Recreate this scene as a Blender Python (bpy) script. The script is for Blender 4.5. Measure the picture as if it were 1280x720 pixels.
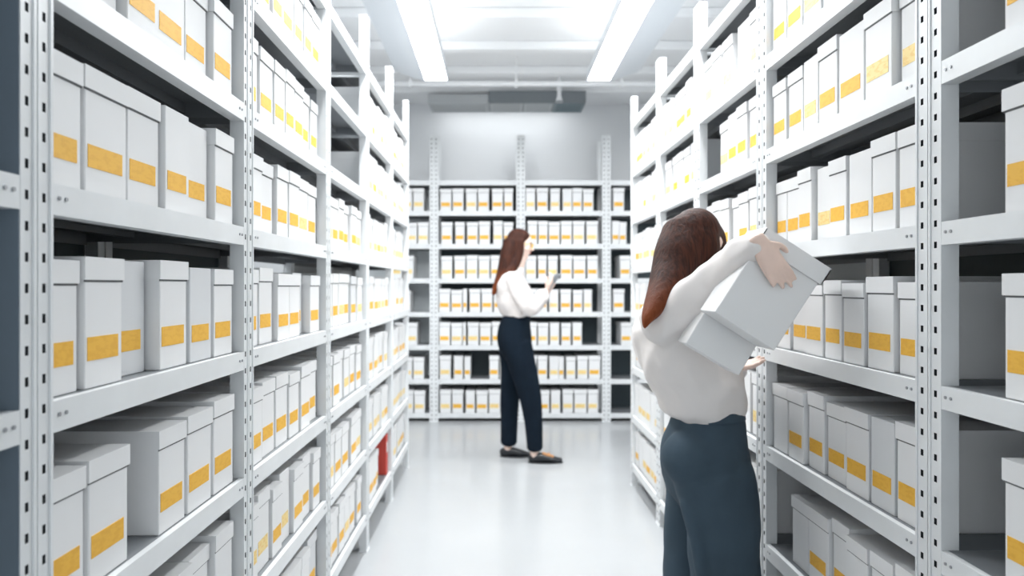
import bpy, bmesh, math, random
from mathutils import Vector, Matrix
random.seed(11)
for o in list(bpy.data.objects): bpy.data.objects.remove(o, do_unlink=True)
scn = bpy.context.scene
COL = scn.collection
F = 870.0; VX = 622.0; VY = 357.0; CH = 1.30          # focal length in px, vanishing point, eye height

# ------------------------------------------------------------------ camera, world, lights, exposure
cd = bpy.data.cameras.new('camera'); cam = bpy.data.objects.new('camera', cd); COL.objects.link(cam)
cam.location = (0, 0, CH); cam.rotation_euler = (math.pi/2, 0, 0)
cd.sensor_width = 36; cd.lens = F/1280*36; cd.shift_x = (640-VX)/1280; cd.shift_y = (VY-360)/1280
cd.clip_start = 0.05
cd.dof.use_dof = True; cd.dof.focus_distance = 1.55; cd.dof.aperture_fstop = 3.0
scn.camera = cam
scn.view_settings.view_transform = 'Standard'; scn.view_settings.look = 'None'
scn.view_settings.gamma = 1; scn.view_settings.use_curve_mapping = False
scn.view_settings.exposure = 0.43
w = bpy.data.worlds.new('world'); scn.world = w; w.use_nodes = True
w.node_tree.nodes['Background'].inputs[0].default_value = (0.90, 0.96, 1.0, 1)
w.node_tree.nodes['Background'].inputs[1].default_value = 1.15
TUBE_POWER = 37.0            # watts per aisle fixture
FIX_Z = 2.80                 # underside of the ceiling fixtures
FIXTURES = [(-0.45, 1), (0.74, -1)]

# ------------------------------------------------------------------ materials
def mat(name, col, rough=0.5, metal=0.0, noise=None, bump=0.0, bscale=60, spec=0.5, emit=None, coat=0.0):
    m = bpy.data.materials.new(name); m.use_nodes = True
    nt = m.node_tree; b = nt.nodes['Principled BSDF']
    b.inputs['Base Color'].default_value = (*col, 1); b.inputs['Roughness'].default_value = rough
    b.inputs['Metallic'].default_value = metal; b.inputs['Specular IOR Level'].default_value = spec
    if coat: b.inputs['Coat Weight'].default_value = coat
    tc = nt.nodes.new('ShaderNodeTexCoord')
    if noise:
        amt, sc = noise
        n = nt.nodes.new('ShaderNodeTexNoise'); n.inputs['Scale'].default_value = sc; n.inputs['Detail'].default_value = 4
        nt.links.new(tc.outputs['Object'], n.inputs['Vector'])
        r = nt.nodes.new('ShaderNodeValToRGB')
        r.color_ramp.elements[0].position = 0.3; r.color_ramp.elements[1].position = 0.7
        r.color_ramp.elements[0].color = (*[max(0, c*(1-amt)) for c in col], 1)
        r.color_ramp.elements[1].color = (*[min(1, c*(1+amt)) for c in col], 1)
        nt.links.new(n.outputs['Fac'], r.inputs['Fac']); nt.links.new(r.outputs['Color'], b.inputs['Base Color'])
    if bump:
        n2 = nt.nodes.new('ShaderNodeTexNoise'); n2.inputs['Scale'].default_value = bscale
        nt.links.new(tc.outputs['Object'], n2.inputs['Vector'])
        bp = nt.nodes.new('ShaderNodeBump'); bp.inputs['Strength'].default_value = bump; bp.inputs['Distance'].default_value = 0.01
        nt.links.new(n2.outputs['Fac'], bp.inputs['Height']); nt.links.new(bp.outputs['Normal'], b.inputs['Normal'])
    if emit:
        b.inputs['Emission Color'].default_value = (*emit[0], 1); b.inputs['Emission Strength'].default_value = emit[1]
    return m
M = {}
M['steel'] = mat('white_powder_coated_steel', (0.78, 0.80, 0.81), 0.38, noise=(0.03, 9))
M['deck'] = mat('grey_deck_sheet', (0.22, 0.235, 0.25), 0.45, noise=(0.05, 5))
M['hole'] = mat('dark_slot', (0.03, 0.035, 0.04), 0.8)  # dark colour supplies the shade that the shallow slots lack
M['bolt'] = mat('zinc_bolt', (0.35, 0.36, 0.38), 0.4, 0.6)
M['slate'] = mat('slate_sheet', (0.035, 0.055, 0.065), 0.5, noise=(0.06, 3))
M['slate2'] = mat('slate_end_sheet', (0.13, 0.17, 0.21), 0.5, noise=(0.06, 3))  # slate tone carries the shade on the left post side
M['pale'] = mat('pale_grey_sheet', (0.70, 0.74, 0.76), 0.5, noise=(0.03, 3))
M['box'] = mat('white_archive_board', (0.83, 0.835, 0.84), 0.62, noise=(0.012, 6), spec=0.3)
M['box2'] = mat('cool_white_archive_board', (0.72, 0.735, 0.75), 0.62, noise=(0.015, 6), spec=0.3)
M['core'] = mat('board_edge', (0.14, 0.145, 0.15), 0.8)  # dark tone painted as the shade below the lid rims
def label_mat(name, c1, c2):
    m = mat(name, c1, 0.6); nt = m.node_tree; b = nt.nodes['Principled BSDF']
    tc = nt.nodes.new('ShaderNodeTexCoord'); mp = nt.nodes.new('ShaderNodeMapping'); mp.inputs['Scale'].default_value = (60, 60, 130)
    n = nt.nodes.new('ShaderNodeTexNoise'); n.inputs['Scale'].default_value = 1.0; n.inputs['Detail'].default_value = 3
    oi = nt.nodes.new('ShaderNodeObjectInfo'); ad = nt.nodes.new('ShaderNodeVectorMath'); ad.operation = 'ADD'
    sc = nt.nodes.new('ShaderNodeVectorMath'); sc.operation = 'SCALE'; sc.inputs['Scale'].default_value = 0.05
    nt.links.new(oi.outputs['Location'], sc.inputs[0])
    nt.links.new(tc.outputs['Object'], ad.inputs[0]); nt.links.new(sc.outputs[0], ad.inputs[1])
    nt.links.new(ad.outputs[0], mp.inputs['Vector']); nt.links.new(mp.outputs['Vector'], n.inputs['Vector'])
    r = nt.nodes.new('ShaderNodeValToRGB'); r.color_ramp.elements[0].position = 0.40; r.color_ramp.elements[1].position = 0.52
    r.color_ramp.elements[0].color = (*c2, 1); r.color_ramp.elements[1].color = (*c1, 1)
    nt.links.new(n.outputs['Fac'], r.inputs['Fac']); nt.links.new(r.outputs['Color'], b.inputs['Base Color'])
    return m
M['amber'] = label_mat('amber_paper', (0.88, 0.49, 0.055), (0.83, 0.44, 0.045))
M['faded'] = label_mat('faded_yellow_paper', (0.90, 0.70, 0.30), (0.86, 0.60, 0.22))  # overexposure put into the label colour, commoner in far bays
M['red'] = mat('red_board', (0.62, 0.07, 0.05), 0.5, noise=(0.05, 20))
M['ceil'] = mat('white_ceiling_paint', (0.86, 0.87, 0.88), 0.7, noise=(0.015, 2))
M['wall'] = mat('light_grey_wall_paint', (0.70, 0.715, 0.73), 0.35, noise=(0.025, 1.5))
M['fixture'] = mat('fixture_housing', (0.72, 0.75, 0.78), 0.45)
M['glow'] = mat('lit_diffuser', (0.9, 0.9, 0.9), 0.5, emit=((0.97, 0.99, 1.0), 6.0))
M['duct'] = mat('duct_sheet_metal', (0.20, 0.22, 0.235), 0.4, 0.2)
M['ductdark'] = mat('duct_dark_grille', (0.20, 0.25, 0.27), 0.5, 0.2)
M['ductpale'] = mat('duct_white_panel', (0.45, 0.47, 0.48), 0.5)
M['skin'] = mat('fair_skin', (0.84, 0.64, 0.55), 0.5, noise=(0.05, 25))
M['blouse'] = mat('cream_blouse_cloth', (0.80, 0.755, 0.74), 0.85, noise=(0.02, 8), bump=0.25, bscale=14)
M['blouse2'] = mat('pearl_blouse_cloth', (0.82, 0.785, 0.77), 0.85, noise=(0.02, 8), bump=0.3, bscale=9)
M['navy'] = mat('navy_trouser_cloth', (0.006, 0.012, 0.021), 0.95, spec=0.15, noise=(0.1, 12), bump=0.15, bscale=20)
M['bluegrey'] = mat('blue_grey_trouser_cloth', (0.048, 0.076, 0.104), 0.85, spec=0.3, noise=(0.1, 8), bump=0.2, bscale=10)
M['shoe'] = mat('black_leather', (0.012, 0.014, 0.018), 0.3)
M['tan'] = mat('tan_leather', (0.55, 0.27, 0.11), 0.45, noise=(0.35, 60))
M['eye'] = mat('eye_white', (0.8, 0.8, 0.8), 0.2)
M['iris'] = mat('dark_iris', (0.03, 0.02, 0.015), 0.2)
M['lips'] = mat('lips', (0.45, 0.12, 0.10), 0.4)
M['gold'] = mat('yellow_frame', (0.85, 0.55, 0.08), 0.3, 0.3)
M['phone'] = mat('pale_phone_shell', (0.42, 0.44, 0.47), 0.25)
M['screen'] = mat('dark_phone_glass', (0.02, 0.02, 0.025), 0.08)
M['floor'] = mat('white_epoxy_floor', (0.50, 0.515, 0.53), 0.24, noise=(0.03, 1.3), coat=0.1)
def hair_mat(name, c1, c2, sx):
    m = mat(name, c1, 0.6, spec=0.16); nt = m.node_tree; b = nt.nodes['Principled BSDF']
    tc = nt.nodes.new('ShaderNodeTexCoord'); mp = nt.nodes.new('ShaderNodeMapping'); mp.inputs['Scale'].default_value = sx
    n = nt.nodes.new('ShaderNodeTexNoise'); n.inputs['Scale'].default_value = 1; n.inputs['Detail'].default_value = 5
    n.inputs['Distortion'].default_value = 0.6
    nt.links.new(tc.outputs['Object'], mp.inputs['Vector']); nt.links.new(mp.outputs['Vector'], n.inputs['Vector'])
    r = nt.nodes.new('ShaderNodeValToRGB'); r.color_ramp.elements[0].position = 0.35; r.color_ramp.elements[1].position = 0.72
    r.color_ramp.elements[0].color = (*c1, 1); r.color_ramp.elements[1].color = (*c2, 1)
    nt.links.new(n.outputs['Fac'], r.inputs['Fac'])
    # dyed ends: redder towards the tips of the hair itself
    sp = nt.nodes.new('ShaderNodeSeparateXYZ'); nt.links.new(tc.outputs['Generated'], sp.inputs[0])
    r2 = nt.nodes.new('ShaderNodeValToRGB'); r2.color_ramp.elements[0].position = 0.0; r2.color_ramp.elements[1].position = 0.42
    r2.color_ramp.elements[0].color = (1, 1, 1, 1); r2.color_ramp.elements[1].color = (0, 0, 0, 1)
    nt.links.new(sp.outputs['Z'], r2.inputs['Fac'])
    mx = nt.nodes.new('ShaderNodeMix'); mx.data_type = 'RGBA'
    nt.links.new(r2.outputs['Color'], mx.inputs['Factor']); nt.links.new(r.outputs['Color'], mx.inputs['A'])
    mx.inputs['B'].default_value = (0.24, 0.060, 0.018, 1)
    nt.links.new(mx.outputs['Result'], b.inputs['Base Color'])
    bp = nt.nodes.new('ShaderNodeBump'); bp.inputs['Strength'].default_value = 0.6; bp.inputs['Distance'].default_value = 0.006
    nt.links.new(n.outputs['Fac'], bp.inputs['Height']); nt.links.new(bp.outputs['Normal'], b.inputs['Normal'])
    return m
M['hair'] = hair_mat('auburn_hair', (0.022, 0.008, 0.006), (0.070, 0.022, 0.012), (90, 90, 9))

# ------------------------------------------------------------------ mesh helpers
class MB:
    def __init__(s): s.v = []; s.f = []; s.mi = []; s.mats = []
    def m(s, name):
        if name not in s.mats: s.mats.append(name)
        return s.mats.index(name)
    def quad(s, pts, mt):
        i = len(s.v); s.v += [tuple(p) for p in pts]; s.f.append(tuple(range(i, i+len(pts)))); s.mi.append(s.m(mt))
    def box(s, x0, x1, y0, y1, z0, z1, mt, X=None):
        P = [(x, y, z) for z in (z0, z1) for y in (y0, y1) for x in (x0, x1)]
        if X is not None: P = [tuple(X @ Vector(p)) for p in P]
        i = len(s.v); s.v += P
        for q in ((0,2,3,1),(4,5,7,6),(0,1,5,4),(2,6,7,3),(0,4,6,2),(1,3,7,5)):
            s.f.append(tuple(i+k for k in q)); s.mi.append(s.m(mt))
    def cyl(s, p0, p1, r, mt, n=12, r1=None):
        p0 = Vector(p0); p1 = Vector(p1); r1 = r if r1 is None else r1
        t = (p1-p0).normalized(); a = t.orthogonal().normalized(); b = t.cross(a); i = len(s.v)
        for p, rr in ((p0, r), (p1, r1)):
            for k in range(n):
                an = 2*math.pi*k/n; s.v.append(tuple(p + a*math.cos(an)*rr + b*math.sin(an)*rr))
        for k in range(n):
            s.f.append((i+k, i+(k+1) % n, i+n+(k+1) % n, i+n+k)); s.mi.append(s.m(mt))
        s.f.append(tuple(i+k for k in reversed(range(n)))); s.mi.append(s.m(mt))
        s.f.append(tuple(i+n+k for k in range(n))); s.mi.append(s.m(mt))
    def tube(s, pts, mt, lat=(0, 1, 0), n=24, sub=5):
        """closed elliptical tube: pts = [(pos, radius along lat, radius across)], Catmull-Rom smoothed"""
        P = [(Vector(p[0]), p[1], p[2] if len(p) > 2 else p[1]) for p in pts]
        Q = []
        for k in range(len(P)-1):
            a = P[max(k-1, 0)]; b = P[k]; c = P[k+1]; d = P[min(k+2, len(P)-1)]
            for j in range(sub):
                t = j/sub
                cr = lambda w0, w1, w2, w3: 0.5*((2*w1) + (w2-w0)*t + (2*w0-5*w1+4*w2-w3)*t*t + (3*w1-w0-3*w2+w3)*t*t*t)
                Q.append((cr(a[0], b[0], c[0], d[0]), max(1e-4, cr(a[1], b[1], c[1], d[1])), max(1e-4, cr(a[2], b[2], c[2], d[2]))))
        Q.append(P[-1])
        t0 = (Q[1][0]-Q[0][0]).normalized(); t1 = (Q[-1][0]-Q[-2][0]).normalized()
        r0 = min(Q[0][1:]); r1 = min(Q[-1][1:])
        Q = [(Q[0][0]-t0*r0*0.45, Q[0][1]*0.45, Q[0][2]*0.45), (Q[0][0]-t0*r0*0.28, Q[0][1]*0.8, Q[0][2]*0.8)] + Q + \
            [(Q[-1][0]+t1*r1*0.28, Q[-1][1]*0.8, Q[-1][2]*0.8), (Q[-1][0]+t1*r1*0.45, Q[-1][1]*0.45, Q[-1][2]*0.45)]
        i = len(s.v); L = Vector(lat)
        for k, (p, ra, rb) in enumerate(Q):
            t = (Q[min(k+1, len(Q)-1)][0]-Q[max(k-1, 0)][0]).normalized()
            a = (L - t*L.dot(t))
            a = a.normalized() if a.length > 0.05 else t.orthogonal().normalized()
            b = t.cross(a)
            for j in range(n):
                an = 2*math.pi*j/n; s.v.append(tuple(p + a*math.cos(an)*ra + b*math.sin(an)*rb))
        for k in range(len(Q)-1):
            for j in range(n):
                s.f.append((i+k*n+j, i+k*n+(j+1) % n, i+(k+1)*n+(j+1) % n, i+(k+1)*n+j)); s.mi.append(s.m(mt))
        s.f.append(tuple(i+j for j in reversed(range(n)))); s.mi.append(s.m(mt))
        e = i+(len(Q)-1)*n; s.f.append(tuple(e+j for j in range(n))); s.mi.append(s.m(mt))
    def ball(s, c, r, mt, rot=None, n=20):
        """ellipsoid, r = (rx, ry, rz)"""
        c = Vector(c); i = len(s.v); R = rot or Matrix.Identity(3); h = n//2
        for k in range(1, h):
            th = math.pi*k/h
            for j in range(n):
                an = 2*math.pi*j/n
                s.v.append(tuple(c + R @ Vector((r[0]*math.sin(th)*math.cos(an), r[1]*math.sin(th)*math.sin(an), r[2]*math.cos(th)))))
        s.v.append(tuple(c + R @ Vector((0, 0, r[2])))); s.v.append(tuple(c - R @ Vector((0, 0, r[2]))))
        T = len(s.v)-2; B = len(s.v)-1
        for j in range(n):
            s.f.append((T, i+j, i+(j+1) % n)); s.mi.append(s.m(mt))
            e = i+(h-2)*n; s.f.append((B, e+(j+1) % n, e+j)); s.mi.append(s.m(mt))
        for k in range(h-2):
            for j in range(n):
                s.f.append((i+k*n+j, i+(k+1)*n+j, i+(k+1)*n+(j+1) % n, i+k*n+(j+1) % n)); s.mi.append(s.m(mt))
    def build(s, name, parent=None, bevel=0, smooth=False, seg=1):
        me = bpy.data.meshes.new(name); me.from_pydata(s.v, [], s.f)
        for k in s.mats: me.materials.append(M[k])
        for p, k in zip(me.polygons, s.mi): p.material_index = k; p.use_smooth = smooth
        bm = bmesh.new(); bm.from_mesh(me); bmesh.ops.recalc_face_normals(bm, faces=bm.faces)
        if bevel: bmesh.ops.bevel(bm, geom=bm.edges[:], offset=bevel, segments=seg, affect='EDGES', profile=0.5)
        bm.to_mesh(me); bm.free()
        o = bpy.data.objects.new(name, me); COL.objects.link(o)
        if parent: o.parent = parent
        return o
def remesh(o, voxel, it=4, fac=0.5):
    r = o.modifiers.new('remesh', 'REMESH'); r.mode = 'VOXEL'; r.voxel_size = voxel; r.use_smooth_shade = True
    s = o.modifiers.new('smooth', 'SMOOTH'); s.factor = fac; s.iterations = it
    return o
def empty(name, loc=(0, 0, 0), rz=0):
    o = bpy.data.objects.new(name, None); COL.objects.link(o); o.location = loc; o.rotation_euler = (0, 0, rz)
    o.empty_display_size = 0.1
    return o
def tag(o, label, cat, group=None, kind=None):
    o['label'] = label; o['category'] = cat
    if group: o['group'] = group
    if kind: o['kind'] = kind
    return o
def copy_tree(o, parent=None):
    c = o.copy(); COL.objects.link(c); c.parent = parent
    for ch in list(o.children): copy_tree(ch, c)
    return c

# ------------------------------------------------------------------ room
ROOM_H = 3.15; YB = 7.10; XL = -2.6; XR = 2.9; YF = -3.2
def struct(mb, name, **k):
    o = mb.build(name, **k); o['kind'] = 'structure'; return o
b = MB(); b.box(XL-0.1, XR+0.1, YF, YB+0.12, -0.12, 0, 'floor'); struct(b, 'floor')
b = MB(); b.box(XL-0.1, XR+0.1, YF, YB+0.12, ROOM_H, ROOM_H+0.12, 'ceil'); struct(b, 'ceiling')
b = MB(); b.box(XL-0.1, XR+0.1, YB, YB+0.12, 0, ROOM_H, 'wall'); struct(b, 'wall_back')
b = MB(); b.box(XL-0.1, XL, YF, YB, 0, ROOM_H, 'wall'); struct(b, 'wall_left')
b = MB(); b.box(XR, XR+0.1, YF, YB, 0, ROOM_H, 'wall'); struct(b, 'wall_right')
b = MB(); b.box(XL, XR, YB-0.012, YB, 0, 0.09, 'ceil'); struct(b, 'baseboard_back')
for k, y in enumerate([0.6, 1.35, 2.1, 2.8, 3.4, 4.0, 4.62, 5.25, 5.85, 6.42]):
    b = MB(); b.box(XL, XR, y, y+0.10, ROOM_H-0.065, ROOM_H, 'ceil'); o = struct(b, 'trim_%d' % (k+1), bevel=0.008)

# ------------------------------------------------------------------ ceiling light fixtures
for (fx, side), lab in zip(FIXTURES, ('left', 'right')):
    y0, y1 = 2.0, 5.12
    r = empty('ceiling_light', (fx, (y0+y1)/2, FIX_Z)); h = (y1-y0)/2
    tag(r, 'long white linear ceiling light over the %s rack beside the aisle' % lab, 'ceiling light', 'linear ceiling lights')
    s = side
    b = MB()
    # housing: inner channel above the tube plus a broad outer reflector wing
    ux = sorted((-s*0.085, s*0.085)); b.box(ux[0], ux[1], -h, h, 0.028, 0.075, 'fixture')
    b.box(*sorted((-s*0.087, -s*0.081)), -h, h, 0.0, 0.03, 'fixture'); b.box(*sorted((s*0.081, s*0.087)), -h, h, 0.0, 0.03, 'fixture')
    b.build('housing', r, bevel=0.002)
    b = MB()
    P = [(-s*0.087, 0.0), (-s*0.30, 0.075), (-s*0.30, 0.082), (-s*0.087, 0.03)]
    i = [[(x, y, z) for x, z in P] for y in (-h, h)]
    for k in range(4):
        b.quad([i[0][k], i[0][(k+1) % 4], i[1][(k+1) % 4], i[1][k]], 'fixture')
    b.quad(i[0], 'fixture'); b.quad(i[1][::-1], 'fixture')
    b.build('reflector', r)
    b = MB(); b.box(-0.079, 0.079, -h+0.01, h-0.01, 0.006, 0.027, 'glow'); b.build('diffuser', r, bevel=0.003)
    for yy in (-h+0.3, 0, h-0.3):
        b = MB(); b.cyl((0, yy, 0.075), (0, yy, ROOM_H-FIX_Z), 0.005, 'steel'); b.cyl((0, yy, ROOM_H-FIX_Z-0.012), (0, yy, ROOM_H-FIX_Z), 0.03, 'steel'); b.build('suspension_rod', r, smooth=False)
    ld = bpy.data.lights.new('tube_light', 'AREA'); ld.shape = 'RECTANGLE'; ld.size = 0.15; ld.size_y = 2*h-0.04
    ld.energy = TUBE_POWER; ld.color = (0.97, 0.99, 1.0)
    lo = bpy.data.objects.new('tube_light', ld); COL.objects.link(lo); lo.parent = r; lo.location = (0, 0, -0.002)
    ud = ld.copy(); ud.name = 'uplight'; ud.energy = TUBE_POWER*0.16                      # upward lamp added to brighten the ceiling
    uo = bpy.data.objects.new('uplight', ud); COL.objects.link(uo); uo.parent = r; uo.location = (0, 0, 0.078); uo.rotation_euler = (math.pi, 0, 0)

# lamps added over the neighbouring aisles to brighten the space behind the racks
for x, lab in ((-1.85, 'white ceiling light over the neighbouring aisle behind the left racks'), (2.15, 'white ceiling light over the neighbouring aisle behind the right racks')):
    r = empty('ceiling_light', (x, 3.6, 2.95)); tag(r, lab, 'ceiling light')
    b = MB(); b.box(-0.09, 0.09, -1.6, 1.6, 0.012, 0.06, 'fixture'); b.build('housing', r, bevel=0.003)
    b = MB(); b.box(-0.08, 0.08, -1.59, 1.59, 0.004, 0.013, 'glow'); b.build('diffuser', r)
    for yy in (-1.2, 1.2): b = MB(); b.cyl((0, yy, 0.06), (0, yy, ROOM_H-2.95), 0.005, 'steel'); b.build('suspension_rod', r)
    ld = bpy.data.lights.new('aisle_light', 'AREA'); ld.shape = 'RECTANGLE'; ld.size = 0.15; ld.size_y = 3.1; ld.energy = 30; ld.color = (0.97, 0.99, 1.0)
    lo = bpy.data.objects.new('aisle_light', ld); COL.objects.link(lo); lo.parent = r; lo.location = (0, 0, 0.0)
r = empty('ceiling_panel_light', (0.08, 6.80, 3.095)); tag(r, 'flat white ceiling light panel between the duct and the back wall', 'ceiling light')  # extra lamp added out of sight to brighten the back wall
b = MB(); b.box(-0.66, 0.66, -0.06, 0.06, 0.012, ROOM_H-3.095, 'fixture'); b.build('housing', r, bevel=0.003)
b = MB(); b.box(-0.64, 0.64, -0.03, 0.03, 0.004, 0.014, 'glow'); b.build('diffuser', r)
ld = bpy.data.lights.new('panel_light', 'AREA'); ld.shape = 'RECTANGLE'; ld.size = 1.28; ld.size_y = 0.07; ld.energy = 2.0; ld.color = (0.97, 0.99, 1.0)
lo = bpy.data.objects.new('panel_light', ld); COL.objects.link(lo); lo.parent = r; lo.location = (0, 0, 0.0)

# ------------------------------------------------------------------ ventilation unit and pipes at the back
r = empty('ventilation_duct', (0.09, 6.47, 2.95)); tag(r, 'grey rectangular ventilation duct hanging under the ceiling before the back wall', 'duct')
b = MB(); b.box(-0.17, 0.71, -0.17, 0.17, 0.004, 0.115, 'duct'); b.build('duct_body', r, bevel=0.004)
b = MB(); b.box(-0.72, -0.17, -0.16, 0.17, 0.004, 0.085, 'ductpale'); b.build('side_chamber', r, bevel=0.004)
for x0, x1, mt in ((-0.71, -0.18, 'ductpale'), (-0.16, 0.14, 'ductpale'), (0.155, 0.41, 'ductpale'), (0.43, 0.70, 'ductdark')):
    b = MB(); b.box(x0, x1, -0.15, 0.15, -0.004, 0.004, mt)
    for k in range(9):
        yy = -0.13+k*0.032; b.box(x0+0.02, x1-0.02, yy, yy+0.006, -0.008, -0.004, mt)
    b.build('grille', r)
for x in (-0.6, -0.1, 0.65):
    b = MB(); b.cyl((x, 0, 0.1), (x, 0, 0.2), 0.006, 'steel'); b.build('hanger_rod', r)
r = empty('sprinkler_pipe', (0.54, 6.1, ROOM_H-0.02)); tag(r, 'short white vertical pipe with a sprinkler head in front of the duct', 'pipe')
b = MB(); b.cyl((0, 0, -0.17), (0, 0, 0), 0.018, 'ceil', 16); b.build('pipe', r, smooth=False)
b = MB(); b.cyl((0, 0, -0.21), (0, 0, -0.17), 0.03, 'ceil', 16, 0.02); b.cyl((0, 0, -0.225), (0, 0, -0.215), 0.035, 'bolt', 16); b.build('sprinkler_head', r)
r = empty('overhead_pipe', (XL, 5.62, 2.93)); tag(r, 'thin white pipe running across the room under the ceiling', 'pipe')
b = MB(); b.cyl((0, 0, 0), (XR-XL, 0, 0), 0.022, 'ceil', 16); b.build('pipe', r, smooth=True)
for x in (1.9, 2.75, 3.6):
    b = MB(); b.cyl((x, 0, 0.0), (x, 0, 0.22), 0.006, 'ceil', 8); b.box(x-0.012, x+0.012, -0.027, 0.027, -0.027, 0.027, 'ceil'); b.build('pipe_hanger', r)

# ------------------------------------------------------------------ shelving units
PW, PD = 0.038, 0.034
def post_mesh(H, PW):
    b = MB(); x0, x1 = 0, PW; y0, y1 = 0, PD; p = 0.0425
    b.quad([(x0, y1, 0), (x1, y1, 0), (x1, y1, H), (x0, y1, H)], 'steel')
    b.quad([(x0, y0, 0), (x0, y1, 0), (x0, y1, H), (x0, y0, H)], 'steel')
    b.quad([(x1, y0, 0), (x1, y1, 0), (x1, y1, H), (x1, y0, H)], 'steel')
    b.quad([(x0, y0, H), (x1, y0, H), (x1, y1, H), (x0, y1, H)], 'steel')
    hx0, hx1, hh, dp = PW*0.36, PW*0.60, 0.013, 0.005
    z = 0.0; n = int(H/p)
    Fq = lambda xa, xb, za, zb, y, mt: b.quad([(xa, y, za), (xb, y, za), (xb, y, zb), (xa, y, zb)], mt)
    for k in range(n):
        za = k*p; zc = za+p/2-hh/2; zd = zc+hh; ze = (k+1)*p if k < n-1 else H
        Fq(x0, x1, za, zc, y0, 'steel'); Fq(x0, x1, zd, ze, y0, 'steel')
        Fq(x0, hx0, zc, zd, y0, 'steel'); Fq(hx1, x1, zc, zd, y0, 'steel')
        Fq(hx0, hx1, zc, zd, y0+dp, 'hole')
        b.quad([(hx0, 0, zc), (hx0, dp, zc), (hx0, dp, zd), (hx0, 0, zd)], 'hole'); b.quad([(hx1, 0, zc), (hx1, dp, zc), (hx1, dp, zd), (hx1, 0, zd)], 'hole')
        b.quad([(hx0, 0, zc), (hx1, 0, zc), (hx1, dp, zc), (hx0, dp, zc)], 'hole'); b.quad([(hx0, 0, zd), (hx1, 0, zd), (hx1, dp, zd), (hx0, dp, zd)], 'hole')
    # foot plate and edge ribs that give the strip its folded look
    b.box(-0.0015, PW+0.0015, -0.006, PD+0.006, 0, 0.006, 'steel')
    b.box(-0.0015, 0.004, -0.0025, 0.002, 0.006, H, 'steel'); b.box(PW-0.004, PW+0.0015, -0.0025, 0.002, 0.006, H, 'steel')
    o = b.build('post'); me = o.data; bpy.data.objects.remove(o); return me
def shelf_mesh(L, D):
    """origin: bottom of the front lip, left end"""
    b = MB(); t = 0.0455
    b.box(0, L, 0.009, D, t-0.003, t, 'deck')
    b.box(0, L, -0.004, 0.010, 0, t, 'steel'); b.box(0, L, 0.010, 0.028, 0, 0.003, 'steel')
    b.box(0, L, D-0.006, D, 0.0, t-0.003, 'deck')
    b.box(0, 0.004, 0.01, D-0.006, 0.008, t-0.003, 'deck'); b.box(L-0.004, L, 0.01, D-0.006, 0.008, t-0.003, 'deck')
    for y in (D*0.36, D*0.68): b.box(0.004, L-0.004, y, y+0.03, 0.018, t-0.003, 'deck')
    for x in (0.014, 0.030, L-0.030, L-0.014): b.cyl((x, -0.006, t*0.55), (x, -0.003, t*0.55), 0.0032, 'bolt', 8)
    o = b.build('shelf', bevel=0); me = o.data; bpy.data.objects.remove(o); return me
post_cache = {}
def shelving(loc, rz, L, D, H, levels, label, group, panel=None, ptop=None, shade_side=None, PW=PW):
    r = empty('shelving_unit', loc, rz); tag(r, label, 'shelving rack', group)
    if H not in post_cache: post_cache[H] = post_mesh(H, PW)
    for x, y, flip in ((0, 0, 0), (L-PW, 0, 0), (0, D, 1), (L-PW, D, 1)):
        o = bpy.data.objects.new('post', post_cache[H]); COL.objects.link(o); o.parent = r
        if flip: o.location = (x+PW, y, 0); o.rotation_euler = (0, 0, math.pi)
        else: o.location = (x, y, 0)
    me = shelf_mesh(L-2*PW-0.002, D-0.004)
    for z in levels:
        o = bpy.data.objects.new('shelf', me); COL.objects.link(o); o.parent = r; o.location = (PW+0.001, 0.002, z)
    for z in (levels[0]-0.05, levels[-1]-0.03):
        for x in (PW/2, L-PW/2):
            b = MB(); b.box(x-0.008, x+0.008, PD, D-PD, z+0.03, z+0.05, 'steel'); b.build('cross_brace', r)
    if panel:
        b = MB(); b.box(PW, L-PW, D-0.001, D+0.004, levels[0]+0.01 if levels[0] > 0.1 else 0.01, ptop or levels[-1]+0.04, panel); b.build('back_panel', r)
    if shade_side:
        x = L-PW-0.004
        b = MB(); b.box(x, x+0.004, -0.001, D+PD, 0.01, H-0.02, 'slate2'); b.build('end_panel', r)  # added dark sheet, stands in for the shaded inner post side
    return r

LV = [CH+v for v in (-1.16, -0.845, -0.53, -0.212, 0.102, 0.414, 0.725, 1.03)]
RV = [CH+v for v in (-1.20, -0.885, -0.567, -0.243, 0.080, 0.396, 0.70, 1.02)]
BV = [CH+v for v in (-1.265, -0.94, -0.615, -0.298, 0.023, 0.352, 0.668, 0.96)]
AL, AR = -0.64, 0.875
D = 0.40
LB = [0.10, 0.9645, 1.785, 2.625, 3.42, 4.215, 4.985]     # bay boundaries along the left rack
RB = [0.60, 1.412, 2.305, 3.055, 3.79, 4.56]
ordn = ['first', 'second', 'third', 'fourth', 'fifth', 'sixth', 'seventh', 'eighth', 'ninth']
for i in range(6):
    y0 = LB[i]+0.003; L = LB[i+1]-LB[i]-0.006
    lab = 'empty white steel rack with slate end sheet at the left picture edge' if i == 0 else \
          'white perforated steel rack full of archive boxes, %s bay from the camera, left side' % ordn[i-1]
    if i == 3: lab = 'white steel rack on the left whose upper shelves stand empty, third bay'
    if i == 5: lab = 'white steel rack on the left, farthest bay before the open floor'
    shelving((AL, y0, 0), math.pi/2, L, D, 2.62, LV, lab, 'steel racks along the left side', None if i == 3 else 'slate' if i < 3 else 'pale', shade_side='hi' if i == 0 else None, ptop=LV[-1]+0.04, PW=0.030)
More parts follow.
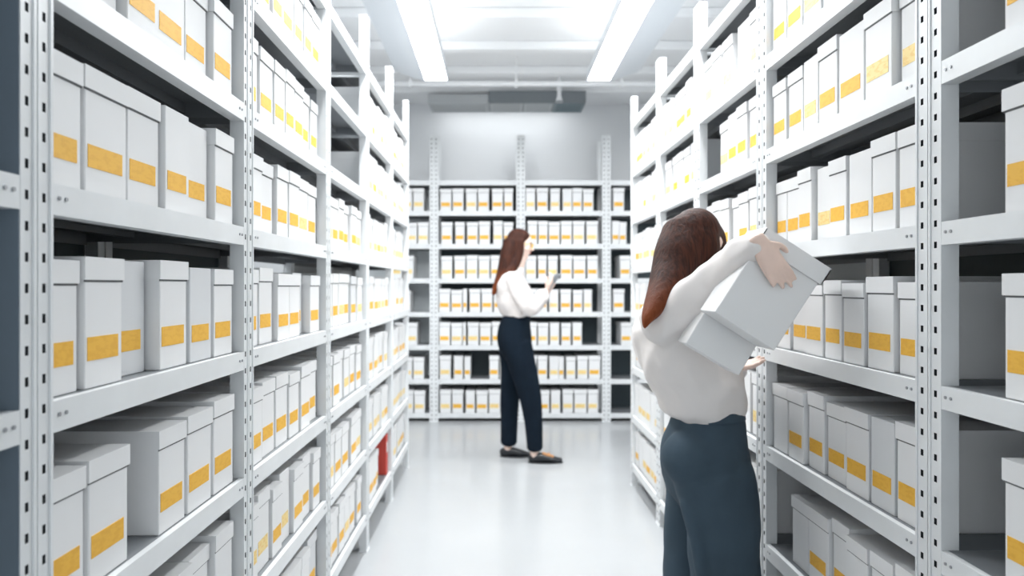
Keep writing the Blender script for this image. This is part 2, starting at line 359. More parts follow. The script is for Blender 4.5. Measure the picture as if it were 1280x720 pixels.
for i in range(5):
    y1 = RB[i+1]-0.003; L = RB[i+1]-RB[i]-0.006
    lab = ['white steel rack at the right picture edge with one box per shelf',
           'white perforated steel rack full of archive boxes, right of the reaching woman',
           'white steel rack on the right directly behind the reaching woman',
           'white steel rack on the right, second bay from the far end',
           'white steel rack on the right, farthest bay beside the open floor'][i]
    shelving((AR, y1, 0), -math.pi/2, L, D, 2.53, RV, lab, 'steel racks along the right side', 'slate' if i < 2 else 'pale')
YR = 6.65
BX = [-1.44, -0.608, 0.222, 1.04, 1.87]
for i in range(4):
    x0 = BX[i]+0.002; L = BX[i+1]-BX[i]-0.004
    lab = ['white steel back wall rack mostly hidden behind the left racks', 'white steel back wall rack of archive boxes left of the standing woman',
           'white steel back wall rack of archive boxes right of the standing woman', 'white steel back wall rack half hidden behind the right racks'][i]
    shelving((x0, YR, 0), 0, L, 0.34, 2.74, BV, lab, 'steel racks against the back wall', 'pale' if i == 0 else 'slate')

# ------------------------------------------------------------------ archive boxes
BW, BD, BH = 0.111, 0.32, 0.212
def body_mb(mt='box', lidless=False):
    b = MB(); w = BW/2-(0.0008 if lidless else 0.0034)
    b.box(-w, w, 0.003, BD-0.003, 0, BH if lidless else BH-0.01, mt)
    return b
def lid_mb(mt='box'):
    b = MB(); w = BW/2; z0, z1 = BH-0.037, BH; t = 0.0022
    b.box(-w, w, 0, BD, z1-t, z1, mt)
    b.box(-w, w, 0, t, z0, z1-t, mt); b.box(-w, w, BD-t, BD, z0, z1-t, mt)
    b.box(-w, -w+t, t, BD-t, z0, z1-t, mt); b.box(w-t, w, t, BD-t, z0, z1-t, mt)
    b.box(-w+0.001, w-0.001, 0.0022, 0.0031, z0-0.0035, z0+0.002, 'core')     # dark strip coloured as the shade under the lid rim
    return b
def label_mb(mt='amber', w=0.086, h=0.038, z=0.064, x=-0.003, y=0.003):
    b = MB(); b.box(x-w/2, x+w/2, y-0.0009, y+0.0002, z-h/2, z+h/2, mt); return b
meshes = {}
def keep(o): me = o.data; bpy.data.objects.remove(o); return me
for mt in ('box', 'box2'):
    meshes['body', mt] = keep(body_mb(mt).build('carton', bevel=0.0015))
    meshes['slip', mt] = keep(body_mb(mt, True).build('slipcase', bevel=0.0015))
    meshes['lid', mt] = keep(lid_mb(mt).build('lid'))
for mt in ('amber', 'faded'):
    meshes['label', mt] = keep(label_mb(mt).build('paper_label'))
def make_box(kind, bm_, lm_):
    r = bpy.data.objects.new('archive_box', meshes['slip' if kind == 'slip' else 'body', bm_]); COL.objects.link(r)
    if kind != 'slip':
        l = bpy.data.objects.new('lid', meshes['lid', bm_]); COL.objects.link(l); l.parent = r
    if lm_:
        l = bpy.data.objects.new('paper_label', meshes['label', lm_]); COL.objects.link(l); l.parent = r
        if kind == 'slip': l.location = (0, 0.0, 0)
    return r
protos = {}

PLAN = []     # dicts: loc, rz, w(scale), h(scale), kind, mats, label info
def project(p):
    y = max(p[1], 0.2); return (VX+F*p[0]/y, VY-F*(p[2]-CH)/y)
def add(side, bay, lev, u, width, hsc, kind, bm_, lm_, loc, rz, n, back):
    PLAN.append(dict(side=side, bay=bay, lev=lev, width=width, h=hsc, kind=kind, bm=bm_, lm=lm_, loc=loc, rz=rz, n=n, back=back))
def row(side, bay, lev, seq, start, end, face, zdeck, fromnear=True, far_pale=False):
    """seq: items = width in m (box) or ('g', gap) or dict for a described box; laid from the near/left end"""
    if side != 'back' and len(seq) > 1:          # boxes are packed until the row fills the shelf
        wid = lambda it: it[1] if isinstance(it, tuple) else it['w']+0.002
        room = end-start-0.004; used = 0; cut = []
        for it in seq:
            if used+wid(it) > room+0.035: break
            used += wid(it); cut.append(it)
        if room-used < 0.10:
            q = room/used; seq = [('g', it[1]*q) if isinstance(it, tuple) else dict(it, w=(it['w']+0.002)*q-0.002) for it in cut]
        else: seq = cut
    pos = start; n = 0
    for it in seq:
        if isinstance(it, tuple): pos += it[1]; continue
        d = it if isinstance(it, dict) else {'w': it}
        wd = d['w']
        if pos+wd > end+1e-4: break
        n += 1; c = pos+wd/2; pos += wd+0.002
        kind = d.get('kind', 'lid'); bm_ = d.get('bm', 'box'); lm_ = d.get('lm', 'amber'); hs = d.get('h', random.uniform(0.95, 1.03)); back = d.get('back', random.choice((0, 0.002, 0.004, 0.006, 0.010, 0.014)))
        if side == 'left': loc = (face-0.012-back, c, zdeck); rz = math.pi/2
        elif side == 'right': loc = (face+0.012+back, c, zdeck); rz = -math.pi/2
        else: loc = (c, face+0.012+back, zdeck); rz = 0
        add(side, bay, lev, c, wd, hs, kind, bm_, lm_, loc, rz, n, back)
T = 0.0457
def rnd(n, faded=0.1, slip=0.12, grey=0.05, gaps=0.08, nolab=0.04):
    out = []
    for k in range(n):
        if random.random() < gaps: out.append(('g', random.uniform(0.01, 0.04)))
        d = {'w': random.choice((0.100, 0.104, 0.108, 0.112, 0.116, 0.122))}
        if random.random() < slip: d['kind'] = 'slip'
        if random.random() < grey: d['bm'] = 'box2'
        d['lm'] = None if random.random() < nolab else ('faded' if random.random() < faded else 'amber')
        out.append(d)
    return out
S = lambda w, **k: dict(w=w-0.002, **k)
# left side
for bay in range(1, 6):
    a, e = LB[bay]+0.030+0.006, LB[bay+1]-0.030-0.022
    for lev, z in enumerate(LV):
        if lev == 7: continue
        if bay == 3 and lev >= 5: continue
        seq = rnd(8, faded=[0, .03, .15, .3, .5, .6][bay], nolab=0.03)
        if bay == 1:
            if lev == 4: seq = [S(.097), S(.130), S(.120), S(.106, kind='slip'), S(.112, kind='slip'), S(.114)]
            if lev == 3: seq = [S(.094), S(.115), S(.122, kind='slip', bm='box2', back=0.03), S(.122), S(.112, kind='slip', bm='box2'), S(.114)]
            if lev == 2: seq = [S(.100, h=0.94, back=0), S(.122, h=0.96, back=0), ('g', .092), S(.116, back=0), S(.125, back=0), S(.120, back=0)]
            if lev == 5: seq = [S(.11), S(.10), S(.115), S(.12, kind='slip'), S(.11), S(.115)]
            if lev == 1: seq = [S(.11), S(.12), S(.115), ('g', 0.02), S(.11), S(.11), S(.11)]
        if bay == 2:
            if lev == 4: seq = [S(.115), S(.112), S(.11), S(.112), S(.115, lm='faded'), S(.11)]
            if lev == 3: seq = [S(.112), S(.108), S(.112), S(.112), S(.10, kind='slip', bm='box2', back=.03), S(.118)]
            if lev == 2: seq = [S(.112), S(.11), S(.115), S(.108), S(.11), S(.12)]
        if bay == 4 and lev == 0: seq = [S(.11), S(.112), S(.108), S(.11)]
        row('left', bay, lev, seq, a, e, AL, z+T)
# right side (bay 0 = at the picture edge)
row_z = RV
for lev in range(8):
    a, e = RB[0]+PW+0.006, RB[1]-PW-0.006
    if lev in (2, 3, 4, 5):     # one visible box per shelf, far edge at y = 1.212
        row('right', 0, lev, [dict(w=0.128, h=1.03, back=0)], 1.228-0.128, e, AR, RV[lev]+T)
for bay in range(1, 5):
    a, e = RB[bay]+PW+0.006, RB[bay+1]-PW-0.006
    for lev, z in enumerate(RV):
        if lev == 7: continue
        seq = rnd(8, faded=[0, .12, .35, .6, .7][bay], nolab=[0, .03, .1, .3, .4][bay], gaps=0.05)
        if bay == 1:
            if lev == 4: seq = [S(.095), S(.113), S(.116, kind='slip'), S(.104), S(.098, lm='faded', kind='slip'), S(.098), S(.10), S(.09)]
            if lev == 5: seq = [S(.10, lm='faded'), S(.115, lm='faded'), S(.12, kind='slip'), S(.105), S(.09, lm='faded', kind='slip'), S(.10), S(.10)]
            if lev == 3: seq = [S(.10), S(.113, h=1.03), S(.104), S(.096), S(.108, h=.98), S(.10), S(.11)]
            if lev == 2: seq = [S(.105), S(.10, kind='slip', bm='box2'), S(.115), S(.108), S(.10), S(.11), S(.112, lm=None)]
            if lev == 1: seq = [S(.11), S(.105), S(.11), S(.10), S(.13), S(.12, lm=None)]
        if bay == 2 and lev == 6: seq = [S(.11, lm='faded'), S(.11, lm=None, kind='slip'), ('g', .05), S(.11, lm='faded'), S(.11, lm=None), S(.10, lm='faded')]
        if bay == 2 and lev == 5: seq = [('g', .02), S(.112), S(.112), S(.112, kind='slip'), S(.11, lm='faded')]
        row('right', bay, lev, seq, a, e, AR, z+T)
# back wall
g = lambda x: ('g', x)
B = 0.116
backrows = {
 1: {6: [g(.012), B, B, g(.012), B, B, g(.018), B, .095], 5: [g(.02), B, g(.018), .10, g(.012), B, B, g(.02), .10, .10], 4: [g(.02), B, g(.01), B, B, B, B, B],
     3: [B, B, .04, g(.018), B, B, B, .09], 2: [B, B, .03, g(.012), B, B, B, .09], 1: [g(.006), B, g(.022), .09, g(.012), .06, g(.175), .10, B],
     0: [g(.008), B, B, g(.018), .09, g(.008), .12, .12, .12]},
 2: {6: [.10, g(.006), B, g(.014), .10, g(.022), .09, .10, .11], 5: [g(.02), .10, .10, B, B, .12, g(.008), .12], 4: [.11, g(.008), .09, g(.006), .10, g(.02), .12, .13, g(.006), .11],
     3: [B, .10, g(.012), .09, g(.015), .11, g(.01), .10, g(.006), .08], 2: [B, .11, g(.01), .09, g(.015), .10, g(.012), .09], 1: [B, .10, g(.015), .09, .05, g(.016), .10, g(.006), .11, .12],
     0: [B, .12, g(.01), .09, g(.018), .11, .13, .11]},
 3: {6: [g(.02), .115], 5: [g(.012), .07, .07], 4: [g(.085), .11], 3: [g(.02), B], 2: [g(.095), .11]},
}
for bay, rows in backrows.items():
    for lev, seq in rows.items():
        seq = [x if isinstance(x, tuple) else dict(w=x-0.002, lm=random.choice(('amber', 'amber', 'faded')), h=random.uniform(.99, 1.05), back=0) for x in seq]
        row('back', bay, lev, seq, BX[bay]+PW+0.006, BX[bay+1]-PW-0.006, YR, BV[lev]+T)
for lev, end in {6: -.70+0.0, 5: -.655, 4: -.80, 3: -.83, 2: -.765, 1: -.70, 0: -.69}.items():
    row('back', 0, lev, [dict(w=.11, back=0, lm='faded'), dict(w=.11, back=0, lm='faded')], end-.224, end+.01, YR, BV[lev]+T)

def score(d):
    x, y, z = d['loc']; h = BH*d['h']; w_ = d['width']/2
    if d['side'] == 'back': P = [(x-w_, y, z), (x+w_, y, z), (x-w_, y, z+h), (x+w_, y, z+h)]
    else: P = [(x, y-w_, z), (x, y+w_, z), (x, y-w_, z+h), (x, y+w_, z+h)]
    Q = [project(p) for p in P]
    x0 = max(0, min(q[0] for q in Q)); x1 = min(1280, max(q[0] for q in Q)); y0 = max(0, min(q[1] for q in Q)); y1 = min(720, max(q[1] for q in Q))
    return max(0, x1-x0)*max(0, y1-y0)
for d in PLAN: d['score'] = score(d)
PLAN = [d for d in PLAN if d['score'] > 0]
for key in set((d['side'], d['bay'], d['lev']) for d in PLAN):         # ordinal counted among the boxes in frame
    for k, d in enumerate(sorted((d for d in PLAN if (d['side'], d['bay'], d['lev']) == key), key=lambda d: d['n'])): d['k'] = k
rank = sorted(PLAN, key=lambda d: -d['score'])
single = rank[:300]; rest = rank[300:]
eye = {7: 'fourth shelf above eye level', 6: 'third shelf above eye level', 5: 'second shelf above eye level', 4: 'first shelf above eye level', 3: 'first shelf below eye level',
       2: 'second shelf below eye level', 1: 'third shelf below eye level', 0: 'lowest shelf'}
for d in single:
    key = (d['kind'], d['bm'], d['lm'])
    if key not in protos: protos[key] = o = make_box(*key)
    else: o = copy_tree(protos[key])
    o.location = d['loc']; o.rotation_euler = (0, 0, d['rz']+math.radians(random.uniform(-0.35, 0.35))); o.scale = ((d['width']-0.006)/BW, 1, d['h'])
    look = {('lid', 'amber'): 'white lidded box', ('lid', 'faded'): 'faded-label lidded box', ('lid', None): 'unlabelled lidded box',
            ('slip', 'amber'): 'white lidless box', ('slip', 'faded'): 'faded-label lidless box', ('slip', None): 'unlabelled lidless box'}[d['kind'], d['lm']]
    if d['bm'] == 'box2': look = look.replace('white', 'grey')
    if d['side'] == 'back':
        place = ['far left', 'middle left', 'middle right', 'far right'][d['bay']]
        lab = '%s %s from left, %s, %s back bay' % (look, ordn[d['k']], eye[d['lev']].replace(' level', ''), place)
        gr = 'archive boxes on the back wall racks'
    else:
        bayn = ordn[d['bay']-1] if d['side'] == 'left' else ['nearest', 'second', 'third', 'fourth', 'fifth'][d['bay']]
        lab = '%s %s from near post, %s, %s %s bay' % (look, ordn[d['k']], eye[d['lev']].replace(' level', ''), bayn, d['side'])
        gr = 'archive boxes on the %s racks' % d['side']
    if d['side'] == 'right' and d['bay'] == 0: lab = '%s standing alone at right picture edge, %s' % (look, eye[d['lev']])
    tag(o, lab, 'box', gr)
b = MB()
for d in rest:
    X = Matrix.Translation(d['loc']) @ Matrix.Rotation(d['rz'], 4, 'Z') @ Matrix.Diagonal((d['width']/BW, 1, d['h'], 1)); w_ = BW/2
    b.box(-w_+.002, w_-.002, .003, BD-.003, 0, BH-.01, d['bm'], X)
    b.box(-w_, w_, 0, BD, BH-.037, BH, d['bm'], X)
    if d['lm']: b.box(-.046, .040, .002, .004, .045, .083, d['lm'], X)
if rest: tag(b.build('archive_boxes'), 'smaller white archive boxes filling the farthest ends of the racks', 'boxes', kind='stuff')

# red folder box low on the left
r = empty('red_folder', (AL-0.014, 4.12, LV[0]+T), math.pi/2); tag(r, 'tall red folder box on the lowest shelf of the left racks', 'folder')
b = MB(); b.box(-0.03, 0.03, 0, 0.29, 0, 0.235, 'red'); b.build('folder_case', r, bevel=0.003)
b = MB(); b.box(-0.018, 0.018, -0.001, 0.001, 0.13, 0.19, 'box'); b.build('spine_label', r)
# ------------------------------------------------------------------ people
def PX(px, py, y):            # a point of the place seen at (px, py), y metres ahead of the eye
    return Vector(((px-VX)*y/F, y, CH+(VY-py)*y/F))
def hand(b, wrist, d, n, s, mt='skin', curl=(0.35, 0.45, 0.35), k=1.0, spread=0.05):
    """palm, four jointed fingers and a thumb; d = towards the fingertips, n = out of the palm, s = towards the thumb"""
    d = Vector(d).normalized(); n = Vector(n); n = (n-d*n.dot(d)).normalized(); s = Vector(s); s = (s-d*s.dot(d)-n*s.dot(n)).normalized()
    wv = Vector(wrist)
    b.tube([(wv-d*0.02*k, 0.026*k, 0.019*k), (wv+d*0.02*k, 0.031*k, 0.016*k), (wv+d*0.055*k, 0.038*k, 0.014*k), (wv+d*0.088*k, 0.038*k, 0.011*k)], mt, lat=s, n=16, sub=3)
    for q, (off, L) in enumerate(((0.029, 0.070), (0.010, 0.080), (-0.010, 0.074), (-0.029, 0.058))):
        p = wv+d*(0.085-0.004*abs(q-1))*k+s*off*k; dr = (d+s*off*spread*20).normalized(); pts = [(p, 0.0088*k)]
        for seg, fr in enumerate((0.45, 0.30, 0.25)):
            c = curl[seg]*(1+0.12*q); ax = dr.cross(n).normalized()
            dr = (Matrix.Rotation(c, 3, ax) @ dr).normalized(); p = p+dr*L*fr*k
            pts.append((p, (0.0085, 0.0078, 0.0062)[seg]*k))
            n_ = n
        b.tube(pts, mt, lat=s, n=10, sub=3)
    t0 = wv+d*0.022*k+s*0.024*k; t1 = t0+(d*0.5+s*0.62+n*0.35).normalized()*0.038*k; t2 = t1+(d*0.8+s*0.25+n*0.45).normalized()*0.030*k; t3 = t2+(d*0.9+n*0.5).normalized()*0.022*k
    b.tube([(t0, 0.014*k), (t1, 0.0105*k), (t2, 0.0090*k), (t3, 0.0070*k)], mt, lat=n, n=10, sub=3)
def head(b, c, yaw, pitch, k=1.0):
    """head looking along +x before yaw; c = centre of the skull. Returns the transform for the features"""
    R = Matrix.Rotation(yaw, 3, 'Z') @ Matrix.Rotation(pitch, 3, 'Y'); c = Vector(c)
    at = lambda x, y, z: c + R @ Vector((x*k, y*k, z*k))
    b.ball(at(-0.008, 0, 0.018), (0.092*k, 0.072*k, 0.088*k), 'skin', R)
    b.ball(at(0.022, 0, -0.035), (0.060*k, 0.056*k, 0.070*k), 'skin', R)
    b.ball(at(0.048, 0, -0.083), (0.026*k, 0.028*k, 0.022*k), 'skin', R)
    b.ball(at(0.071, 0, 0.012), (0.016*k, 0.042*k, 0.012*k), 'skin', R)          # brow
    b.tube([(at(0.078, 0, 0.004), 0.008*k, 0.008*k), (at(0.092, 0, -0.018), 0.010*k, 0.010*k), (at(0.099, 0, -0.030), 0.013*k, 0.010*k)], 'skin', lat=R @ Vector((0, 1, 0)), n=12, sub=3)
    for s in (-1, 1):
        b.ball(at(0.052, s*0.034, -0.026), (0.026*k, 0.022*k, 0.022*k), 'skin', R)  # cheek
        b.tube([(at(-0.004, s*0.070, 0.016), 0.006*k, 0.016*k), (at(-0.010, s*0.080, 0.0), 0.007*k, 0.017*k), (at(-0.004, s*0.072, -0.026), 0.005*k, 0.009*k)], 'skin', lat=R @ Vector((0, 1, 0)), n=12, sub=3)
    b.ball(at(0.074, 0, -0.052), (0.012*k, 0.022*k, 0.010*k), 'skin', R)
    return at, R
def face_parts(at, R, root, k=1.0, glasses=False):
    for s in (-1, 1):
        b = MB(); b.ball(at(0.068, s*0.031, -0.002), (0.0125*k, 0.0140*k, 0.0095*k), 'eye', R, 14); e = b.build('eye', root, smooth=True)
        b = MB(); b.ball(at(0.0775, s*0.032, -0.002), (0.0040*k, 0.0058*k, 0.0058*k), 'iris', R, 12); b.build('iris', e, smooth=True)
        b = MB(); b.tube([(at(0.083, s*0.014, 0.016), 0.002*k, 0.003*k), (at(0.082, s*0.032, 0.021), 0.002*k, 0.0035*k), (at(0.070, s*0.050, 0.016), 0.002*k, 0.002*k)], 'hair', n=8, sub=3); b.build('eyebrow', root, smooth=True)
    b = MB(); b.ball(at(0.083, 0, -0.048), (0.006*k, 0.020*k, 0.0035*k), 'lips', R, 12); b.ball(at(0.083, 0, -0.0555), (0.006*k, 0.017*k, 0.0042*k), 'lips', R, 12); b.build('lips', root, smooth=True)
    if glasses:
        b = MB()
        for s in (-1, 1):
            P = [at(0.092, s*0.033+0.023*math.cos(a), -0.002+0.019*math.sin(a)) for a in [2*math.pi*q/20 for q in range(20)]]
            for q in range(20): b.cyl(P[q], P[(q+1) % 20], 0.0019*k, 'gold', 6)
            b.cyl(at(0.092, s*0.055, 0.004), at(0.0, s*0.078, 0.008), 0.0018*k, 'gold', 6)
        b.cyl(at(0.093, -0.011, 0.002), at(0.093, 0.011, 0.002), 0.0018*k, 'gold', 6)
        b.build('glasses', root)
def folds(o, size, strength):
    t = bpy.data.textures.new('cloth_folds', 'CLOUDS'); t.noise_scale = size; t.noise_depth = 1
    d = o.modifiers.new('folds', 'DISPLACE'); d.texture = t; d.strength = strength; d.mid_level = 0.5; d.texture_coords = 'LOCAL'
    m = o.modifiers.new('soften', 'SMOOTH'); m.factor = 0.5; m.iterations = 2
    return o
def shoe(root, heel, toe, y, tan=False):
    """flat loafer along +x resting on the floor"""
    L = toe-heel; b = MB(); u = lambda t, z: Vector((heel+L*t, y, z))
    b.tube([(u(0.05, .032), .028, .028), (u(0.25, .040), .033, .036), (u(0.5, .036), .036, .032), (u(0.75, .026), .042, .022), (u(0.95, .020), .032, .014)], 'shoe', n=20)
    o = remesh(b.build('shoe', root), 0.004, 4)
    b = MB()
    for z0, z1, e in ((0, .010, 0),):
        n = 28; P = []
        for q in range(n):
            a = 2*math.pi*q/n; t = 0.5+0.5*math.cos(a); wd = (0.031+0.013*math.sin(math.pi*min(1, t*0.9)))*math.sin(a)
            P.append((heel+L*t, y+wd))
        b.quad([(p[0], p[1], z0) for p in P][::-1], 'shoe'); b.quad([(p[0], p[1], z1) for p in P], 'shoe')
        for q in range(n):
            p, r = P[q], P[(q+1) % n]; b.quad([(p[0], p[1], z0), (r[0], r[1], z0), (r[0], r[1], z1), (p[0], p[1], z1)], 'shoe')
    b.build('sole', o)
    if tan:
        b = MB(); b.tube([(u(0.42, .071), .028, .008), (u(0.58, .057), .034, .008), (u(0.72, .047), .030, .006)], 'tan', n=16)
        b.tube([(u(0.60, .066)+Vector((0, -.03, -.010)), .006, .006), (u(0.60, .070), .006, .006), (u(0.60, .066)+Vector((0, .03, -.010)), .006, .006)], 'tan', lat=(1, 0, 0), n=8)
        b.build('tan_vamp', o, smooth=True)['label'] = 'tan leather upper with a strap'

# --- woman standing before the back wall, seen from her right, looking at a phone
Y1 = 5.20
def A(px, py, dy=0.0): return PX(px, py, Y1+dy)
b = MB()
hc = A(650.5, 305.5)
at1, R1 = head(b, hc, -0.12, 0.16)
b.tube([(A(643, 341), .062, .050), (A(646, 333), .052, .052), (A(650, 321), .050, .052)], 'skin')
b.tube([(A(645, 430), .14, .10), (A(646, 396), .115, .085), (A(643, 368), .125, .095), (A(641, 350), .14, .09), (A(643, 342), .12, .06)], 'skin')
armR = [(A(641, 350, -.15), .045), (A(652, 370, -.17), .043), (A(664, 387, -.17), .038), (A(674, 375, -.15), .034), (A(682, 364.5, -.11), .024, .021)]
armL = [(A(645, 350, .15), .045), (A(655, 370, .16), .043), (A(667, 385, .15), .038), (A(676, 375, .10), .034), (A(684, 365, .045), .024, .021)]
b.tube(armR, 'skin', n=14); b.tube(armL, 'skin', n=14)
for s, kx in ((-1, 0), (1, 1)):
    leg = [(647, 430), (655, 465), (664, 505), (668, 540), (667.5, 570)] if s < 0 else [(640, 430), (639.5, 465), (637, 505), (636, 540), (634.5, 564)]
    b.tube([(A(x, y, s*.09), r) for (x, y), r in zip(leg, (.060, .058, .046, .038, .030))], 'skin', n=14)
    fx = A(leg[-1][0], 0, s*.09).x; b.tube([(Vector((fx-.01, Y1+s*.09, .045)), .03, .03), (Vector((fx+.07, Y1+s*.09, .035)), .034, .02), (Vector((fx+.14, Y1+s*.09, .025)), .032, .012)], 'skin', n=14)
pn = Vector((-.77, 0, .64))
hand(b, A(683, 363, -.105), (.50, .12, .85), (-.75, .35, .55), (-.1, -1, .2), k=0.93, curl=(.35, .5, .4))
hand(b, A(685, 364, .04), (.55, -.25, .80), (-.75, -.35, .55), (-.1, 1, .2), k=0.93, curl=(.5, .6, .4))
w1 = remesh(b.build('person'), 0.0045, 3)
tag(w1, 'woman in white blouse and navy trousers standing by the back racks, looking at a phone', 'person')
face_parts(at1, R1, w1, glasses=True)
b = MB()
b.tube([(A(647, 397.5), .120, .095), (A(646, 391), .136, .106), (A(643, 381), .150, .122), (A(640, 366), .158, .124), (A(639, 353), .168, .116), (A(641.5, 344.5), .150, .085), (A(645, 338), .080, .062), (A(646.5, 334.5), .060, .055)], 'blouse')
for arm, dx in ((armR, 0), (armL, 0)):
    p = [x[0] for x in arm]
    b.tube([(p[0]+Vector((0, 0, .02)), .062), (p[1], .064), (p[2]+Vector((-.008, 0, .006)), .058), (p[3], .050), (p[3].lerp(p[4], .7), .042), (p[3].lerp(p[4], .92), .030)], 'blouse', n=18)
bl = folds(remesh(b.build('blouse', w1), 0.006, 5), 0.09, 0.022)
b = MB()
b.tube([(A(646.5, 394.5), .124, .096), (A(645.5, 400), .134, .106), (A(643.5, 410), .152, .122), (A(643, 424), .168, .130), (A(646, 438), .160, .118), (A(648, 446), .12, .10)], 'navy')
b.tube([(A(647, 430, -.08), .09, .105), (A(651.5, 452, -.085), .088, .103), (A(658, 476, -.09), .080, .092), (A(663.5, 500, -.09), .074, .080), (A(667, 530, -.09), .068, .066), (A(668.5, 560, -.09), .062, .058)], 'navy')
b.tube([(A(640, 430, .08), .09, .105), (A(640, 455, .085), .085, .088), (A(638.5, 480, .09), .076, .078), (A(637, 510, .09), .070, .068), (A(636, 553, .09), .064, .062)], 'navy')
tr = remesh(b.build('trousers', w1), 0.006, 4)
b = MB(); b.tube([(A(646.4, 392.5), .128, .099), (A(646.2, 395), .131, .102), (A(645.6, 398), .133, .104)], 'navy', sub=2); b.build('waistband', tr, smooth=True)
b = MB()
b.ball(at1(-.018, 0, .040), (.090, .082, .078), 'hair', R1); b.ball(at1(-.045, 0, -.005), (.070, .086, .110), 'hair', R1)
b.tube([(A(641, 303), .080, .070), (A(636, 318, -.01), .088, .066), (A(632, 334, -.02), .092, .058), (A(625.5, 350, -.03), .080, .042), (A(619.5, 361, -.035), .055, .026), (A(616.5, 368, -.04), .020, .012)], 'hair')
b.tube([(A(650, 300, -.075), .014, .034), (A(649, 316, -.080), .016, .034), (A(644, 330, -.085), .022, .036), (A(635, 342, -.105), .022, .030)], 'hair', n=14)
b.tube([(A(650, 300, .075), .014, .034), (A(649, 316, .080), .016, .034), (A(644, 330, .085), .022, .036), (A(637, 342, .09), .022, .026)], 'hair', n=14)
remesh(b.build('hair', w1), 0.006, 8)
hx = A(660, 0, -.09).x; shoe(w1, hx, hx+.258, Y1-.09, True)
hx = A(625, 0, .09).x; shoe(w1, hx, hx+.235, Y1+.09)
# phone in her hands
b = MB(); b.box(-.036, .036, -.0045, .0045, -.074, .074, 'phone')
ph = b.build('smartphone', bevel=.003, seg=2); tag(ph, 'pale smartphone in the hands of the woman at the back', 'phone')
ph.rotation_euler = (0.0, 0, 0); ph.matrix_world = Matrix.Translation(A(691.0, 352.5, -.035)) @ (Matrix.Rotation(math.radians(-38), 4, 'Z') @ Matrix.Rotation(math.radians(38), 4, 'Y') @ Matrix.Rotation(math.radians(90), 4, 'Z'))
b = MB(); b.box(-.033, .033, .0044, .0052, -.069, .069, 'screen'); b.build('screen', ph)

# --- woman lifting boxes at the right rack, seen from her right and behind
Y2 = 2.20
def Bp(px, py, dy=0.0): return PX(px, py, Y2+dy)
b = MB()
hc2 = Bp(870, 304, 0.0)
at2, R2 = head(b, hc2, 1.05, 0.2, 0.97)
b.tube([(Bp(848, 392), .062, .055), (Bp(853, 370), .052, .052), (Bp(862, 335), .050, .052)], 'skin')
b.tube([(Bp(880, 580), .14, .10), (Bp(883, 512), .115, .09), (Bp(864, 465), .125, .105), (Bp(846, 418), .14, .10), (Bp(846, 392), .12, .06)], 'skin')
aR = [(Bp(832, 406, -.14), .046), (Bp(864, 376, -.20), .043), (Bp(896, 346, -.27), .038), (Bp(926, 323, -.36), .034), (Bp(949, 305, -.455), .024, .021)]
aL = [(Bp(862, 404, .14), .046), (Bp(888, 430, .14), .043), (Bp(905, 458, .10), .038), (Bp(912, 462, .0), .034), (Bp(915, 462, -.09), .024, .021)]
b.tube(aR, 'skin', n=14); b.tube(aL, 'skin', n=14)
for s in (-1, 1):
    leg = [(897, 600), (904, 660), (908, 730), (909, 800), (906, 850)] if s < 0 else [(880, 600), (868, 660), (864, 730), (862, 790), (860, 835)]
    P = [PX(x, y, Y2+s*.09) for x, y in leg]; P[-1].z = .09
    b.tube([(p, r) for p, r in zip(P, (.088, .072, .05, .042, .034))], 'skin', n=14)
    fx = P[-1].x; b.tube([(Vector((fx-.01, Y2+s*.09, .045)), .03, .03), (Vector((fx+.07, Y2+s*.09, .035)), .034, .02), (Vector((fx+.14, Y2+s*.09, .025)), .032, .012)], 'skin', n=14)
hand(b, Bp(949, 304, -.462), (.55, .0, -.83), (.10, 1, .05), (.83, 0, .55), k=0.84, curl=(.05, .08, .08), spread=.07)
hand(b, Bp(899, 456, -.06), (.62, -.55, .05), (-.45, .1, .85), (-.7, -.6, 0), k=0.92, curl=(.12, .2, .2))
w2 = remesh(b.build('person'), 0.0045, 3)
tag(w2, 'long-haired woman in cream blouse and blue-grey trousers lifting white boxes beside the right rack', 'person')
face_parts(at2, R2, w2, 0.97)
b = MB()
b.tube([(Bp(885, 517), .134, .109), (Bp(882, 505), .146, .120), (Bp(875, 488), .165, .137), (Bp(866, 466), .172, .143), (Bp(852, 440), .175, .146), (Bp(843, 416), .172, .130), (Bp(840, 396), .150, .098), (Bp(846, 380), .080, .066), (Bp(850, 370), .060, .056)], 'blouse2')
p = [x[0] for x in aR]
b.tube([(p[0]+Vector((-.01, .02, .0)), .078), (p[0].lerp(p[1], .55), .068), (p[1].lerp(p[2], .4), .060), (p[2], .055), (p[3], .048), (p[3].lerp(p[4], .6), .044), (p[4], .033)], 'blouse2', n=18)
p = [x[0] for x in aL]
b.tube([(p[0], .070), (p[1], .066), (p[2], .060), (p[3], .050), (p[3].lerp(p[4], .8), .034)], 'blouse2', n=18)
folds(remesh(b.build('blouse', w2), 0.006, 6), 0.10, 0.034)
b = MB()
b.tube([(Bp(885, 510), .126, .102), (Bp(885, 522), .142, .110), (Bp(883, 538), .160, .119), (Bp(881, 560), .176, .130), (Bp(883, 583), .180, .131), (Bp(889, 606), .165, .130), (Bp(893, 625), .130, .11)], 'bluegrey')
def LP(pts, s): return [(PX(x, y, Y2+s*.09), ra, rb) for x, y, ra, rb in pts]
b.tube(LP([(890, 590, .098, .120), (897, 615, .100, .122), (902, 645, .100, .112), (905, 685, .098, .106), (907, 740, .098, .102), (908, 840, .100, .102)], -1), 'bluegrey')
b.tube(LP([(874, 590, .098, .120), (872, 615, .095, .105), (866, 650, .090, .090), (863, 700, .090, .085), (861, 760, .090, .085), (860, 828, .092, .088)], 1), 'bluegrey')
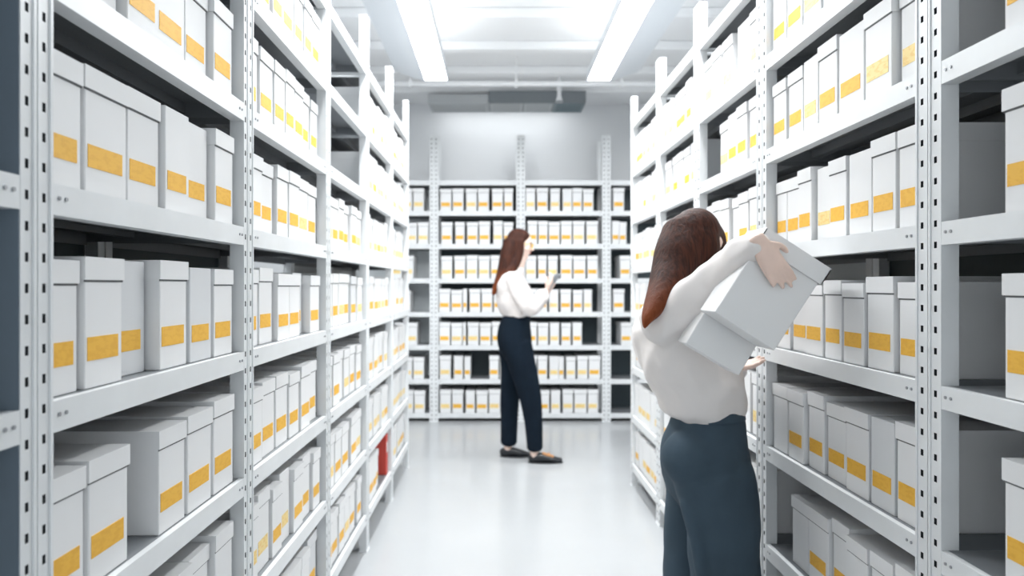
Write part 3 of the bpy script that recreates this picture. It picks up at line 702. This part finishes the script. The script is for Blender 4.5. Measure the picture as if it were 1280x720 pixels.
# crease folds of the seat and thigh
b.ball(Bp(868, 573, -.085), (.098, .092, .098), 'bluegrey'); b.ball(Bp(868, 575, .08), (.095, .09, .095), 'bluegrey')
b.tube([(Bp(858, 628, -.12), .022), (Bp(870, 665, -.142), .026), (Bp(882, 735, -.15), .020)], 'bluegrey', n=14)
t2 = folds(remesh(b.build('trousers', w2), 0.006, 14), 0.16, 0.022)
b = MB(); b.tube([(Bp(885, 509), .130, .103), (Bp(885, 514), .136, .107), (Bp(885, 519), .141, .110)], 'bluegrey', sub=2); b.build('waistband', t2, smooth=True)
b = MB()
b.ball(at2(-.006, 0, .024), (.093, .080, .089), 'hair', R2); b.ball(at2(-.030, 0, -.020), (.078, .082, .100), 'hair', R2); b.ball(Bp(861, 302, -.02), (.084, .078, .093), 'hair'); b.ball(at2(.03, -.045, 0), (.05, .045, .075), 'hair', R2); b.ball(at2(.050, -.035, .02), (.045, .045, .065), 'hair', R2)
b.tube([(Bp(858, 290, -.01), .070, .075), (Bp(849, 320, -.045), .084, .078), (Bp(840, 342, -.08), .074, .064), (Bp(830, 362, -.13), .060, .046), (Bp(818, 384, -.185), .044, .030), (Bp(809, 399, -.215), .026, .016), (Bp(805, 410, -.22), .010, .007)], 'hair')
remesh(b.build('hair', w2), 0.006, 14)
shoe(w2, PX(898, 0, Y2-.09).x-.03, PX(898, 0, Y2-.09).x+.21, Y2-.09); shoe(w2, PX(855, 0, Y2+.09).x-.03, PX(855, 0, Y2+.09).x+.21, Y2+.09)

# --- the two boxes she carries, tilted
def carried(px, py, yf, ang, wd, ht, dp, lab, lidded=True, mt='box', yaw=0.0):
    c = PX(px, py, yf); c.y += dp/2
    X = Matrix.Translation(c) @ Matrix.Rotation(math.radians(ang), 4, 'Y') @ Matrix.Rotation(yaw, 4, 'Z')
    b = MB(); b.box(-wd/2, wd/2, -dp/2, dp/2, -ht/2, ht/2, mt); r = b.build('archive_box', bevel=.002); r.matrix_world = X
    tag(r, lab, 'box', 'archive boxes carried by the woman')
    if lidded:
        b = MB(); e = .007; z0 = ht/2-.030; z1 = ht/2+.018
        b.box(-wd/2-e, wd/2+e, -dp/2-e, dp/2+e, z1-.003, z1, mt)
        for a in ((-wd/2-e, wd/2+e, -dp/2-e, -dp/2-e+.003), (-wd/2-e, wd/2+e, dp/2+e-.003, dp/2+e), (-wd/2-e, -wd/2-e+.003, -dp/2-e, dp/2+e), (wd/2+e-.003, wd/2+e, -dp/2-e, dp/2+e)):
            b.box(*a, z0, z1-.003, mt)
        b.build('lid', r)
    return r
carried(962, 366, 1.76, 33, .180, .232, .13, 'white lidded archive box held tilted in the hands of the nearer woman')
carried(914, 410, 1.90, 31, .17, .20, .088, 'second white box held below the tilted lidded box against the blouse', lidded=False)
